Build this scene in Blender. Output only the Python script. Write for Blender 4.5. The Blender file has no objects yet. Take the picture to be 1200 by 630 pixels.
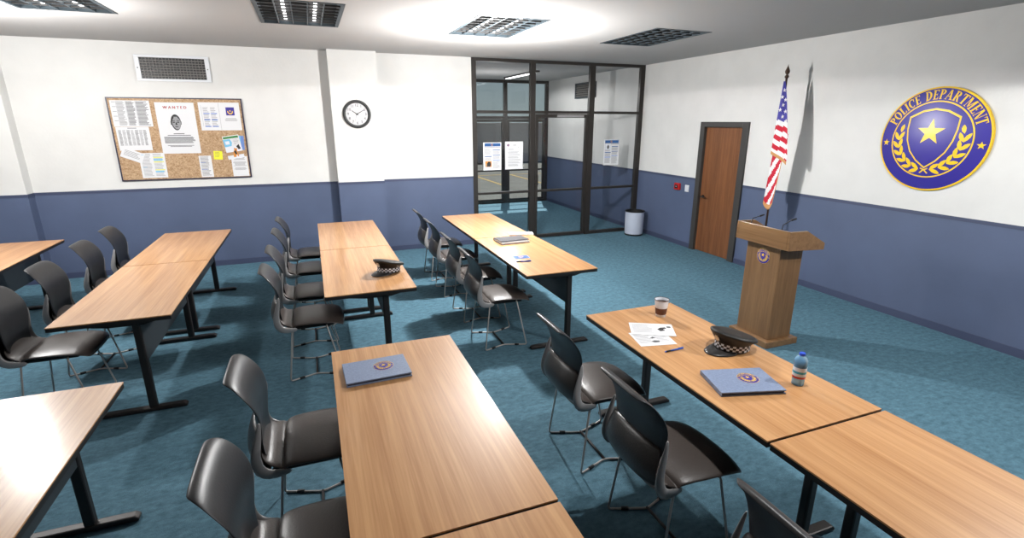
import bpy, bmesh, math, random
from mathutils import Vector, Matrix
PI = math.pi
random.seed(7)
C = bpy.context.scene.collection
sc = bpy.context.scene

# ------------------------------------------------------------------ room measures
YB, XR, XL, YF, H = 8.139, 5.663, -5.6, -2.6, 2.954
RAIL = 1.136
LOBY = 12.25
T = 0.74

def lin(c):
    return tuple(((v/255)/12.92 if v/255 <= .04045 else ((v/255+.055)/1.055)**2.4) for v in c)

# ------------------------------------------------------------------ camera
cam_d = bpy.data.cameras.new('camera')
cam = bpy.data.objects.new('camera', cam_d); C.objects.link(cam)
r_ = Vector((0.9333215, -0.3590412, 0.0006842)); u_ = Vector((0.0992671, 0.2598736, 0.9605268)); f_ = Vector((0.3450465, 0.8964124, -0.2781867))
m = Matrix((r_, u_, -f_)).transposed().to_4x4(); m.translation = Vector((0, 0, 2.0052))
cam.matrix_world = m
cam_d.sensor_width = 36; cam_d.lens = 36*598.017/1200; cam_d.clip_start = .02; cam_d.clip_end = 300
sc.camera = cam
sc.cycles.diffuse_bounces = 1

# ------------------------------------------------------------------ view + world
sc.view_settings.view_transform = 'Standard'; sc.view_settings.look = 'None'
sc.view_settings.gamma = 1; sc.view_settings.use_curve_mapping = False
sc.view_settings.exposure = 0.25
w = bpy.data.worlds.new('sky'); sc.world = w; w.use_nodes = True
nt = w.node_tree; nt.nodes.clear()
o_ = nt.nodes.new('ShaderNodeOutputWorld'); b_ = nt.nodes.new('ShaderNodeBackground')
tc = nt.nodes.new('ShaderNodeTexCoord'); sp = nt.nodes.new('ShaderNodeSeparateXYZ'); rp = nt.nodes.new('ShaderNodeValToRGB')
rp.color_ramp.elements[0].position = 0.0; rp.color_ramp.elements[0].color = (*lin((182, 200, 200)), 1)
rp.color_ramp.elements[1].position = 0.35; rp.color_ramp.elements[1].color = (*lin((120, 150, 180)), 1)
nt.links.new(tc.outputs['Generated'], sp.inputs[0]); nt.links.new(sp.outputs['Z'], rp.inputs[0])
nt.links.new(rp.outputs[0], b_.inputs[0]); b_.inputs[1].default_value = 0.6
nt.links.new(b_.outputs[0], o_.inputs[0])

# ------------------------------------------------------------------ lights
def lamp(name, kind, loc, power, col=(1, .995, .985), size=.045, spot=None, blend=.05, rot=None):
    l = bpy.data.lights.new(name, kind); l.color = col; l.energy = power
    if kind in ('POINT', 'SPOT'): l.shadow_soft_size = size
    if spot: l.spot_size = math.radians(spot); l.spot_blend = blend
    o = bpy.data.objects.new(name, l); C.objects.link(o); o.location = loc
    if rot: o.rotation_euler = rot
    return o
LX = [-3.85, -1.9, 0.03, 1.95, 3.92]; LY = 5.55
lamp('room_point_light', 'POINT', (-2.9, 5.8, 2.5), 140)  # unseen, added for the glare on the left table; no fixture above it
lamp('room_point_light', 'POINT', (-1.9, LY, 2.42), 42)
lamp('room_point_light', 'POINT', (1.95, LY, 2.42), 235)
lamp('room_spot_light', 'SPOT', (1.95, LY, 2.6), 120, spot=178)
lamp('room_spot_light', 'SPOT', (3.92, 1.1, 2.6), 165, spot=168)
lamp('room_spot_light', 'SPOT', (1.95, 1.7, 2.6), 80, spot=165)  # unseen spot added to brighten the front tables and lectern
lamp('lobby_bar_light', 'SPOT', (4.0, 10.6, 2.8), 70, spot=174, size=.15)
lamp('lobby_fill_light', 'POINT', (3.6, 10.4, 2.2), 22, size=.3)  # added fill that lifts the lobby ceiling, no fixture of its own
sun = lamp('sun', 'SUN', (8, 20, 12), 8, col=(1, .96, .88))
sun.data.angle = math.radians(.6)
sun.rotation_euler = Vector((-0.57, -1.5, -2.9)).to_track_quat('-Z', 'Y').to_euler()

# ------------------------------------------------------------------ materials
MATS = {}
def new_mat(name):
    m = bpy.data.materials.new(name); m.use_nodes = True
    MATS[name] = m
    return m, m.node_tree, m.node_tree.nodes['Principled BSDF']
def mat(name, rgb, rough=.6, metal=0, emit=None, spec=.5, var=0, vscale=8, bump=0, bscale=60, coat=0):
    m, nt, b = new_mat(name)
    b.inputs['Base Color'].default_value = (*lin(rgb), 1)
    b.inputs['Roughness'].default_value = rough; b.inputs['Metallic'].default_value = metal
    b.inputs['Specular IOR Level'].default_value = spec
    b.inputs['Coat Weight'].default_value = coat
    if emit:
        b.inputs['Emission Color'].default_value = (*lin(emit[0]), 1); b.inputs['Emission Strength'].default_value = emit[1]
    if var or bump:
        tc = nt.nodes.new('ShaderNodeTexCoord')
    if var:
        n = nt.nodes.new('ShaderNodeTexNoise'); n.inputs['Scale'].default_value = vscale; n.inputs['Detail'].default_value = 5
        nt.links.new(tc.outputs['Object'], n.inputs['Vector'])
        r = nt.nodes.new('ShaderNodeValToRGB')
        r.color_ramp.elements[0].position = .3; r.color_ramp.elements[1].position = .7
        r.color_ramp.elements[0].color = (*lin(tuple(v*(1-var) for v in rgb)), 1)
        r.color_ramp.elements[1].color = (*lin(tuple(min(255, v*(1+var)) for v in rgb)), 1)
        nt.links.new(n.outputs['Fac'], r.inputs[0]); nt.links.new(r.outputs[0], b.inputs['Base Color'])
    if bump:
        n2 = nt.nodes.new('ShaderNodeTexNoise'); n2.inputs['Scale'].default_value = bscale; n2.inputs['Detail'].default_value = 3
        nt.links.new(tc.outputs['Object'], n2.inputs['Vector'])
        bp = nt.nodes.new('ShaderNodeBump'); bp.inputs['Strength'].default_value = bump; bp.inputs['Distance'].default_value = .01
        nt.links.new(n2.outputs['Fac'], bp.inputs['Height']); nt.links.new(bp.outputs[0], b.inputs['Normal'])
    return m
def wood(name, c0, c1, axis='y', scale=1.0, rough=.35, coat=0, spec=.5):
    m, nt, b = new_mat(name)
    tc = nt.nodes.new('ShaderNodeTexCoord'); mp = nt.nodes.new('ShaderNodeMapping')
    s = {'y': (22, .6, 22), 'x': (1.1, 22, 22), 'z': (22, 22, 1.1)}[axis]
    mp.inputs['Scale'].default_value = tuple(v*scale for v in s)
    oi = nt.nodes.new('ShaderNodeObjectInfo'); ad = nt.nodes.new('ShaderNodeVectorMath'); ad.operation = 'ADD'
    ml = nt.nodes.new('ShaderNodeMath'); ml.operation = 'MULTIPLY'; ml.inputs[1].default_value = 40
    nt.links.new(oi.outputs['Random'], ml.inputs[0]); nt.links.new(tc.outputs['Object'], mp.inputs[0])
    nt.links.new(mp.outputs[0], ad.inputs[0]); nt.links.new(ml.outputs[0], ad.inputs[1])
    n = nt.nodes.new('ShaderNodeTexNoise'); n.inputs['Scale'].default_value = 1; n.inputs['Detail'].default_value = 6; n.inputs['Roughness'].default_value = .6; n.inputs['Distortion'].default_value = .3
    nt.links.new(ad.outputs[0], n.inputs['Vector'])
    n2 = nt.nodes.new('ShaderNodeTexNoise'); n2.inputs['Scale'].default_value = 5; n2.inputs['Detail'].default_value = 3
    nt.links.new(ad.outputs[0], n2.inputs['Vector'])
    mx = nt.nodes.new('ShaderNodeMix'); mx.inputs[0].default_value = .35
    nt.links.new(n.outputs['Fac'], mx.inputs[2]); nt.links.new(n2.outputs['Fac'], mx.inputs[3])
    r = nt.nodes.new('ShaderNodeValToRGB'); r.color_ramp.elements[0].position = .36; r.color_ramp.elements[1].position = .64
    r.color_ramp.elements[0].color = (*lin(c0), 1); r.color_ramp.elements[1].color = (*lin(c1), 1)
    nt.links.new(mx.outputs[0], r.inputs[0]); nt.links.new(r.outputs[0], b.inputs['Base Color'])
    b.inputs['Roughness'].default_value = rough; b.inputs['Coat Weight'].default_value = coat; b.inputs['Coat Roughness'].default_value = .17; b.inputs['Specular IOR Level'].default_value = spec
    return m
def glass(name, tint, gloss=1.0):
    m, nt, b = new_mat(name); nt.nodes.remove(b)
    out = nt.nodes['Material Output']
    t = nt.nodes.new('ShaderNodeBsdfTransparent'); t.inputs[0].default_value = (*tint, 1)
    g = nt.nodes.new('ShaderNodeBsdfGlossy'); g.inputs['Roughness'].default_value = .02
    f = nt.nodes.new('ShaderNodeLayerWeight'); f.inputs[0].default_value = .5
    pw = nt.nodes.new('ShaderNodeMath'); pw.operation = 'POWER'; pw.inputs[1].default_value = 5
    mu = nt.nodes.new('ShaderNodeMath'); mu.operation = 'MULTIPLY_ADD'; mu.inputs[1].default_value = gloss; mu.inputs[2].default_value = .025
    nt.links.new(f.outputs['Facing'], pw.inputs[0]); f = pw
    mx = nt.nodes.new('ShaderNodeMixShader')
    nt.links.new(f.outputs[0], mu.inputs[0]); nt.links.new(mu.outputs[0], mx.inputs[0]); nt.links.new(t.outputs[0], mx.inputs[1]); nt.links.new(g.outputs[0], mx.inputs[2])
    nt.links.new(mx.outputs[0], out.inputs[0])
    return m

WHITE = mat('white_wall_paint', (222, 221, 218), .75, var=.015, vscale=3, bump=.12, bscale=35)
BLUE = mat('blue_wall_paint', (84, 96, 124), .6, var=.03, vscale=2, bump=.06, bscale=35)
RAILM = mat('dark_blue_trim', (66, 74, 100), .5)
CEIL = mat('ceiling_paint', (186, 184, 182), .9)
FRAME = mat('bronze_frame', (52, 48, 45), .4, .3)
FRAME2 = mat('door_frame_grey', (64, 62, 60), .5, .1)
GLASS = glass('clear_glass', (.93, .935, .94), .8)
DARK = mat('black_leg_metal', (42, 38, 37), .45, .3)
EDGE = mat('black_edge', (22, 20, 20), .5)
PANEL = mat('dark_modesty_panel', (44, 50, 54), .5)
LEATHER = mat('dark_leather', (70, 62, 58), .36, bump=.12, bscale=120, spec=.6)
LEATHERB = mat('dark_leather_back', (40, 40, 42), .38, bump=.06, bscale=120, spec=.45)
LEATHERL = mat('dark_leather_shell', (50, 45, 43), .36, bump=.12, bscale=120, spec=.6)
BRACKET = mat('grey_bracket_metal', (158, 156, 156), .34, .2)
ROD = mat('steel_rod', (186, 180, 176), .35, .3)
BLACK = mat('black_plastic', (20, 20, 21), .45)
TABLEW = wood('oak_laminate', (178, 126, 78), (210, 160, 110), 'y', 1.0, .42, coat=.7, spec=.25)
TEDGE = wood('oak_edge', (190, 142, 98), (212, 166, 120), 'y', 1.0, .4)
DOORW = wood('door_veneer', (104, 64, 38), (136, 88, 54), 'z', .8, .4)
LECTW = wood('lectern_wood', (112, 82, 54), (138, 104, 70), 'z', 1.0, .42)
LECTT = wood('lectern_top_wood', (118, 86, 56), (144, 110, 74), 'y', 1.0, .42, coat=.7, spec=.25)
POLEW = mat('flag_pole_wood', (70, 48, 34), .35, .2)
NAVY = mat('seal_navy', (58, 50, 148), .32, spec=.4)
GOLD = mat('seal_gold', (250, 205, 30), .35)
PAPER = mat('white_paper', (226, 226, 228), .7)
INK = mat('grey_ink', (92, 92, 95), .7)
INKL = mat('light_grey_ink', (150, 150, 153), .7)
INKD = mat('dark_ink', (40, 40, 42), .7)
INKR = mat('red_ink', (205, 30, 45), .7)
INKB = mat('blue_ink', (110, 140, 205), .7)
SKYB = mat('light_blue_print', (120, 190, 225), .6)
GREEN = mat('green_print', (60, 130, 70), .6)
YELLOW = mat('yellow_paper', (236, 232, 60), .7)
HILITE = mat('yellow_highlight', (225, 228, 110), .7)
TAN = mat('tan_print', (176, 140, 104), .7)
ORANGE = mat('orange_print', (214, 140, 60), .7)
HEADB = mat('blue_header_print', (40, 90, 150), .6)
FOLDER = mat('blue_grey_leatherette', (122, 136, 164), .55, var=.06, vscale=90, bump=.15, bscale=200)
FOLDERD = mat('dark_folder_edge', (62, 70, 92), .5)
CAPB = mat('black_cap_cloth', (26, 25, 24), .5, spec=.4)
CAPV = mat('black_cap_visor', (44, 42, 42), .34)
CHKW = mat('checker_white', (225, 228, 235), .5)
CHKB = mat('checker_black', (16, 16, 18), .5)
SILVER = mat('silver_badge', (200, 195, 190), .3, .9)
PLASTW = mat('white_plastic', (222, 224, 228), .4)
REDP = mat('red_plastic', (190, 30, 28), .4)
FLAGR = mat('flag_red', (196, 26, 50), .8)
FLAGW = mat('flag_white', (238, 236, 236), .8)
FLAGB = mat('flag_blue', (76, 72, 160), .8)
FRINGE = mat('gold_fringe', (206, 150, 96), .8)
BIN = mat('bin_white_metal', (206, 212, 228), .35, .1)
LOUV = mat('louvre_metal', (136, 132, 129), .4, .3)
LFRAME = mat('fixture_frame', (54, 64, 70), .5, .1)
LBACK = mat('fixture_back', (14, 13, 13), .6)
LSLAT = mat('fixture_slat', (72, 70, 69), .45, .2)
TUBE = mat('fluorescent_tube', (255, 255, 255), .4, emit=((255, 255, 255), 6))
TUBEOFF = mat('fluorescent_tube_off', (84, 84, 84), .6)
ASPH = mat('asphalt', (82, 84, 80), .9, var=.06, vscale=2)
LINEY = mat('yellow_road_paint', (140, 120, 66), .8)
OUTW = mat('grey_outside_wall', (196, 184, 176), .9, var=.02)
COFFEE = mat('coffee', (46, 22, 14), .15)
CUPW = mat('cup_white', (235, 238, 245), .4)
CUPBR = mat('cup_brown_sleeve', (96, 58, 40), .6, var=.15, vscale=60)
BLUEP = mat('pen_blue', (40, 90, 190), .3)
BLUEC = mat('cap_blue_plastic', (50, 90, 220), .3)
LABELT = mat('teal_label', (70, 170, 190), .4)

def cork():
    m, nt, b = new_mat('cork')
    tc = nt.nodes.new('ShaderNodeTexCoord'); v = nt.nodes.new('ShaderNodeTexVoronoi'); v.inputs['Scale'].default_value = 75
    n = nt.nodes.new('ShaderNodeTexNoise'); n.inputs['Scale'].default_value = 30; n.inputs['Detail'].default_value = 4
    mx = nt.nodes.new('ShaderNodeMix'); mx.inputs[0].default_value = .5
    sp = nt.nodes.new('ShaderNodeSeparateColor'); r = nt.nodes.new('ShaderNodeValToRGB')
    nt.links.new(tc.outputs['Object'], v.inputs['Vector']); nt.links.new(tc.outputs['Object'], n.inputs['Vector'])
    nt.links.new(v.outputs['Color'], sp.inputs[0]); nt.links.new(sp.outputs[0], mx.inputs[2]); nt.links.new(n.outputs['Fac'], mx.inputs[3])
    nt.links.new(mx.outputs[0], r.inputs[0])
    r.color_ramp.elements[0].position = .2; r.color_ramp.elements[0].color = (*lin((156, 122, 88)), 1)
    r.color_ramp.elements[1].position = .75; r.color_ramp.elements[1].color = (*lin((198, 168, 134)), 1)
    nt.links.new(r.outputs[0], b.inputs['Base Color']); b.inputs['Roughness'].default_value = .85
    return m
CORK = cork()
def carpet():
    m, nt, b = new_mat('teal_carpet')
    tc = nt.nodes.new('ShaderNodeTexCoord')
    n = nt.nodes.new('ShaderNodeTexNoise'); n.inputs['Scale'].default_value = 16; n.inputs['Detail'].default_value = 8; n.inputs['Roughness'].default_value = .75
    mp = nt.nodes.new('ShaderNodeMapping'); mp.inputs['Scale'].default_value = (1, 1.6, 1)
    nt.links.new(tc.outputs['Object'], mp.inputs[0]); nt.links.new(mp.outputs[0], n.inputs['Vector'])
    r = nt.nodes.new('ShaderNodeValToRGB'); e = r.color_ramp.elements
    e[0].position = .32; e[0].color = (*lin((66, 98, 114)), 1); e[1].position = .68; e[1].color = (*lin((100, 140, 158)), 1)
    nt.links.new(n.outputs['Fac'], r.inputs[0]); nt.links.new(r.outputs[0], b.inputs['Base Color'])
    n2 = nt.nodes.new('ShaderNodeTexNoise'); n2.inputs['Scale'].default_value = 260; n2.inputs['Detail'].default_value = 2
    nt.links.new(tc.outputs['Object'], n2.inputs['Vector'])
    bp = nt.nodes.new('ShaderNodeBump'); bp.inputs['Strength'].default_value = .5; bp.inputs['Distance'].default_value = .01
    nt.links.new(n2.outputs['Fac'], bp.inputs['Height']); nt.links.new(bp.outputs[0], b.inputs['Normal'])
    b.inputs['Roughness'].default_value = .85; b.inputs['Specular IOR Level'].default_value = .25
    return m
CARPET = carpet()
def clear(name, tint):
    m, nt, b = new_mat(name)
    b.inputs['Base Color'].default_value = (*lin(tint), 1); b.inputs['Roughness'].default_value = .05
    b.inputs['Transmission Weight'].default_value = .6; b.inputs['IOR'].default_value = 1.2
    return m
BOTTLE = clear('bottle_blue_plastic', (160, 210, 248))

# ------------------------------------------------------------------ mesh builder
class MB:
    def __init__(s): s.v = []; s.f = []; s.m = []
    def add(s, vs, fs, mi=0):
        b = len(s.v); s.v += [tuple(p) for p in vs]
        for f in fs: s.f.append([b+i for i in f]); s.m.append(mi)
    def box(s, x0, x1, y0, y1, z0, z1, mi=0):
        v = [(x, y, z) for x in (x0, x1) for y in (y0, y1) for z in (z0, z1)]
        s.add(v, [(0, 1, 3, 2), (4, 6, 7, 5), (0, 4, 5, 1), (2, 3, 7, 6), (0, 2, 6, 4), (1, 5, 7, 3)], mi)
    def quad(s, a, b, c, d, mi=0): s.add([a, b, c, d], [(0, 1, 2, 3)], mi)
    def prism(s, poly, fn, h0, h1, mi=0):
        n = len(poly)
        v = [fn(a, b, h0) for a, b in poly]+[fn(a, b, h1) for a, b in poly]
        s.add(v, [tuple(range(n))[::-1], tuple(range(n, 2*n))]+[(i, (i+1) % n, n+(i+1) % n, n+i) for i in range(n)], mi)
    def lathe(s, prof, ctr, seg=28, mi=0, sx=1, sy=1, cap0=True, cap1=True, mids=None):
        v = []; n = len(prof)
        for r, z in prof:
            for k in range(seg):
                a = 2*PI*k/seg; v.append((ctr[0]+r*sx*math.cos(a), ctr[1]+r*sy*math.sin(a), ctr[2]+z))
        b = len(s.v); s.v += v
        for i in range(n-1):
            for k in range(seg):
                k2 = (k+1) % seg
                s.f.append([b+i*seg+k, b+i*seg+k2, b+(i+1)*seg+k2, b+(i+1)*seg+k]); s.m.append(mids[i] if mids else mi)
        if cap0: s.f.append([b+k for k in range(seg)][::-1]); s.m.append(mids[0] if mids else mi)
        if cap1: s.f.append([b+(n-1)*seg+k for k in range(seg)]); s.m.append(mids[-1] if mids else mi)
    def tube(s, pts, r, seg=8, mi=0, flat=1.0):
        pts = [Vector(p) for p in pts]; n = len(pts)
        rs = r if isinstance(r, (list, tuple)) else [r]*n
        v = []; prev = None
        for i, p in enumerate(pts):
            t = (pts[min(i+1, n-1)]-pts[max(i-1, 0)]).normalized()
            if prev is None:
                up = Vector((0, 1, 0)) if abs(t.y) < .9 else Vector((1, 0, 0))
                a = (up-t*up.dot(t)).normalized()
            else: a = (prev-t*prev.dot(t)).normalized()
            prev = a; b = t.cross(a)
            for k in range(seg):
                an = 2*PI*k/seg; v.append(p+a*(rs[i]*math.cos(an)*flat)+b*(rs[i]*math.sin(an)))
        fs = [(i*seg+k, i*seg+(k+1) % seg, (i+1)*seg+(k+1) % seg, (i+1)*seg+k) for i in range(n-1) for k in range(seg)]
        fs += [tuple(range(seg))[::-1], tuple(range((n-1)*seg, n*seg))]
        s.add(v, fs, mi)
    def build(s, name, mats, parent=None, smooth=False, bevel=0, sub=0, loc=None):
        me = bpy.data.meshes.new(name); me.from_pydata(s.v, [], s.f)
        if not isinstance(mats, (list, tuple)): mats = [mats]
        for mm in mats: me.materials.append(mm)
        me.polygons.foreach_set('material_index', s.m)
        bm = bmesh.new(); bm.from_mesh(me); bmesh.ops.recalc_face_normals(bm, faces=bm.faces); bm.to_mesh(me); bm.free()
        if smooth:
            me.polygons.foreach_set('use_smooth', [True]*len(me.polygons))
        me.update()
        o = bpy.data.objects.new(name, me); C.objects.link(o)
        if parent: o.parent = parent
        if loc: o.location = loc
        if bevel:
            b = o.modifiers.new('bevel', 'BEVEL'); b.width = bevel; b.segments = 2; b.limit_method = 'ANGLE'; b.angle_limit = math.radians(40)
        if sub:
            q = o.modifiers.new('subdivision', 'SUBSURF'); q.levels = sub; q.render_levels = sub
        if smooth == 'auto':
            try: me.set_sharp_from_angle(angle=math.radians(35))
            except Exception: pass
        return o
def tag(o, label, cat, group=None):
    o['label'] = label; o['category'] = cat
    if group: o['group'] = group
    return o
def struct(o): o['kind'] = 'structure'; return o
def thing(name, label, cat, loc=(0, 0, 0), rz=0, group=None):
    o = bpy.data.objects.new(name, None); C.objects.link(o); o.location = loc; o.rotation_euler = (0, 0, rz)
    o.empty_display_size = .1
    return tag(o, label, cat, group)
def copy_tree(o, parent=None):
    c = o.copy(); C.objects.link(c)
    if parent: c.parent = parent
    for ch in list(o.children): copy_tree(ch, c)
    return c
def loft(s, rows, t, nv=22, wrap=0.0, power=3.0, mi=0, tside=.6, lower=None):
    """rows (x, z, halfwidth[, wrap]) along a side profile; closed padded shell"""
    n = len(rows); P = [Vector((r[0], 0, r[1])) for r in rows]; v = []
    for i, r in enumerate(rows):
        tan = (P[min(i+1, n-1)]-P[max(i-1, 0)]).normalized(); nor = Vector((-tan.z, 0, tan.x))
        wr = r[3] if len(r) > 3 else wrap
        endk = .35 if i in (0, n-1) else 1.0
        for k in range(nv):
            a = 2*PI*k/nv; ca, sa = math.cos(a), math.sin(a)
            y = r[2]*math.copysign(abs(ca)**(2/power), ca); q = math.copysign(abs(sa)**(2/2.4), sa)*t/2*endk
            u = abs(y)/max(r[2], 1e-6)
            q *= (1-(1-tside)*u**3)
            v.append(P[i]+Vector((0, y, 0))+nor*(q+wr*u**2.2))
    fs = [(i*nv+k, i*nv+(k+1) % nv, (i+1)*nv+(k+1) % nv, (i+1)*nv+k) for i in range(n-1) for k in range(nv)]
    fs += [tuple(range(nv))[::-1], tuple(range((n-1)*nv, n*nv))]
    b0 = len(s.m); s.add(v, fs, mi)
    if lower:
        for i in range(n-1):
            if rows[i][1] < lower:
                for k in range(nv): s.m[b0+i*nv+k] = 1
        s.m[-1] = 1
_txt = {}
def text_mesh(body, size=1.0):
    if body not in _txt:
        cu = bpy.data.curves.new('lettering', 'FONT'); cu.body = body; cu.align_x = 'CENTER'; cu.align_y = 'CENTER'; cu.size = 1; cu.resolution_u = 3
        ob = bpy.data.objects.new('lettering', cu); C.objects.link(ob)
        dg = bpy.context.evaluated_depsgraph_get(); dg.update()
        me = bpy.data.meshes.new_from_object(ob.evaluated_get(dg))
        _txt[body] = ([tuple(v.co) for v in me.vertices], [tuple(p.vertices) for p in me.polygons])
        bpy.data.objects.remove(ob); bpy.data.curves.remove(cu); bpy.data.meshes.remove(me)
    vs, fs = _txt[body]
    return [(x*size, y*size) for x, y, _ in vs], fs

# ================================================================== STRUCTURE
b = MB(); b.box(XL-.2, XR+.2, YF-.2, LOBY, -.1, 0); struct(b.build('floor', CARPET))
# ceiling with openings for the recessed fixtures
FW, FL = .37, .595
fix = [(x, LY) for x in LX]+[(x, 2.0) for x in LX]
xs = sorted({XL-.2, XR+.2}|{x-FW for x in LX}|{x+FW for x in LX}); ys = sorted({YF-.2, LOBY}|{y+s for y in (LY, 2.0) for s in (-FL, FL)})
b = MB()
for i in range(len(xs)-1):
    for j in range(len(ys)-1):
        cx, cy = (xs[i]+xs[i+1])/2, (ys[j]+ys[j+1])/2
        if any(abs(cx-fx) < FW and abs(cy-fy) < FL for fx, fy in fix): continue
        b.box(xs[i], xs[i+1], ys[j], ys[j+1], H, H+.12)
b.box(XL-.2, XR+.2, YF-.2, LOBY, H+.14, H+.2)
struct(b.build('ceiling', CEIL))
def wall(name, segs):
    b = MB()
    for (x0, x1, y0, y1, z0, z1) in segs:
        if z0 < RAIL < z1:
            b.box(x0, x1, y0, y1, z0, RAIL, 1); b.box(x0, x1, y0, y1, RAIL, z1, 0)
        else: b.box(x0, x1, y0, y1, z0, z1, 1 if z1 <= RAIL else 0)
    return struct(b.build(name, [WHITE, BLUE]))
wall('wall_back', [(XL, 2.45, YB, YB+.12, 0, H)])
wall('wall_left', [(XL-.15, XL, YF, YB+.12, 0, H)])
wall('wall_front', [(XL, XR, YF-.15, YF, 0, H)])
DY0, DY1, DZ = 5.64, 6.54, 1.965
wall('wall_right', [(XR, XR+.15, YF, DY0, 0, H), (XR, XR+.15, DY1, LOBY, 0, H), (XR, XR+.15, DY0, DY1, DZ, H)])
wall('wall_lobby', [(1.0, 1.15, YB+.12, LOBY, 0, H), (1.0, 3.3, LOBY-.1, LOBY, 0, H)])
PW = .66; PD = .17
wall('wall_pillar_left', [(-3.956, -3.296, YB-PD, YB, 0, H)])
wall('wall_pillar_middle', [(.335, .995, YB-PD, YB, 0, H)])
def run_trim(name, z0, z1, d, mt):
    b = MB()
    for x0, x1, y in ((XL, -3.956-d, YB), (-3.956-d, -3.296+d, YB-PD), (-3.296+d, .335-d, YB), (.335-d, .995+d, YB-PD), (.995+d, 2.45, YB)):
        b.box(x0, x1, y-d, y+.002, z0, z1)
    for x in (-3.956-d, -3.296, .335-d, .995): b.box(x, x+d, YB-PD, YB-.001, z0, z1)
    b.box(XR-d, XR+.001, YF, DY0-.03, z0, z1); b.box(XR-d, XR+.001, DY1+.03, 8.12, z0, z1); b.box(XR-d, XR+.001, 8.22, LOBY-.1, z0, z1)
    b.box(XL-.001, XL+d, YF, YB, z0, z1)
    return struct(b.build(name, mt))
run_trim('trim_1', RAIL-.034, RAIL+.001, .006, RAILM)
run_trim('baseboard_back', 0, .075, .012, RAILM)

# ---- glass partition to the lobby
def frame_bars(bars, y0, y1):
    b = MB()
    for x0, x1, z0, z1 in bars: b.box(x0, x1, y0, y1, z0, z1)
    return b
def pane(parent, x0, x1, z0, z1, y):
    b = MB(); b.box(x0, x1, y-.004, y+.004, z0, z1); return b.build('pane', GLASS, parent)
win = bpy.data.objects.new('window_1', None); C.objects.link(win); struct(win)
y0, y1 = YB, YB+.07
bars = [(2.45, 2.53, 0, H), (3.455, 3.55, 0, H), (4.56, 4.662, 0, H), (5.572, 5.66, 0, H),
        (2.53, 3.455, 2.905, H), (3.55, 4.56, 2.905, H), (4.662, 5.572, 2.905, H),
        (2.53, 3.455, 2.125, 2.17), (3.55, 4.56, 2.125, 2.17), (4.662, 5.572, 2.125, 2.17),
        (2.53, 3.455, .82, .858), (4.662, 5.572, .82, .858), (2.53, 3.455, 0, .055), (4.662, 5.572, 0, .055)]
frame_bars(bars, y0, y1).build('frame', FRAME, win, bevel=.004)
for q in ((2.53, 3.455, .055, .82), (2.53, 3.455, .858, 2.125), (2.53, 3.455, 2.17, 2.905), (3.55, 4.56, 2.17, 2.905),
          (4.662, 5.572, .055, .82), (4.662, 5.572, .858, 2.125), (4.662, 5.572, 2.17, 2.905)):
    pane(win, *q, YB+.035)
dr = bpy.data.objects.new('door_1', None); C.objects.link(dr); struct(dr)
frame_bars([(3.556, 3.61, .012, 2.12), (4.505, 4.555, .012, 2.12), (3.61, 4.505, 2.06, 2.12), (3.61, 4.505, .82, .858), (3.61, 4.505, .012, .065)], y0+.005, y1-.005).build('frame', FRAME, dr, bevel=.004)
for q in ((3.61, 4.505, .065, .82), (3.61, 4.505, .858, 2.06)): pane(dr, *q, YB+.035)
b = MB(); b.tube([(3.585, YB-.005, .93), (3.585, YB-.045, .95), (3.585, YB-.045, 1.11), (3.585, YB-.005, 1.13)], .011); b.build('handle', FRAME, dr, smooth=True)
b = MB(); b.box(3.95, 4.45, YB-.03, YB+.004, 2.068, 2.105); b.build('closer', BRACKET, dr, bevel=.004)
# far glazed entrance of the lobby
win2 = bpy.data.objects.new('window_2', None); C.objects.link(win2); struct(win2)
y0, y1 = LOBY-.08, LOBY-.01
fx = [3.3, 3.36, 4.47, 4.565, 5.575, 5.66]
bars = [(3.3, 3.38, 0, H), (4.47, 4.565, 0, H), (5.575, 5.66, 0, H)]
for a, c in ((3.38, 4.47), (4.565, 5.575)):
    bars += [(a, c, 2.885, H), (a, c, 2.05, 2.12), (a, c, 0, .05)]
frame_bars(bars, y0, y1).build('frame', FRAME, win2, bevel=.004)
for a, c in ((3.38, 4.47), (4.565, 5.575)): pane(win2, a, c, 2.12, 2.885, LOBY-.045)
for n, (a, c) in ((3, (3.385, 4.465)), (4, (4.57, 5.57))):
    dd = bpy.data.objects.new('door_%d' % n, None); C.objects.link(dd); struct(dd)
    frame_bars([(a, a+.05, .055, 2.045), (c-.05, c, .055, 2.045), (a+.05, c-.05, 1.985, 2.045), (a+.05, c-.05, .80, .84), (a+.05, c-.05, .055, .11)], y0+.01, y1-.01).build('frame', FRAME, dd, bevel=.004)
    pane(dd, a+.05, c-.05, .11, .80, LOBY-.045); pane(dd, a+.05, c-.05, .84, 1.985, LOBY-.045)
    hx = a+.025 if n == 4 else c-.025
    b = MB(); b.tube([(hx, y0+.008, .88), (hx, y0-.03, .9), (hx, y0-.03, 1.1), (hx, y0+.008, 1.12)], .011); b.build('handle', FRAME, dd, smooth=True)
# outside
b = MB(); b.box(-12, 40, LOBY, 60, -.12, -.02); struct(b.build('ground', ASPH))
par = bpy.data.objects['ground']
b = MB()
for k in range(-4, 12): b.box(5.72+1.46*k, 5.84+1.46*k, 15.6, 19.0, -.02, -.014)
b.box(-1, 23, 19.0, 19.12, -.02, -.014)
b.build('parking_line', LINEY, par)
b = MB(); b.box(-8, 34, 25, 25.3, -.02, 1.86); b.box(-8, 34, 24.96, 25.34, 1.86, 1.92)
tag(b.build('boundary_wall', OUTW), 'long dark grey wall across the parking lot beyond the glass entrance', 'wall')

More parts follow.
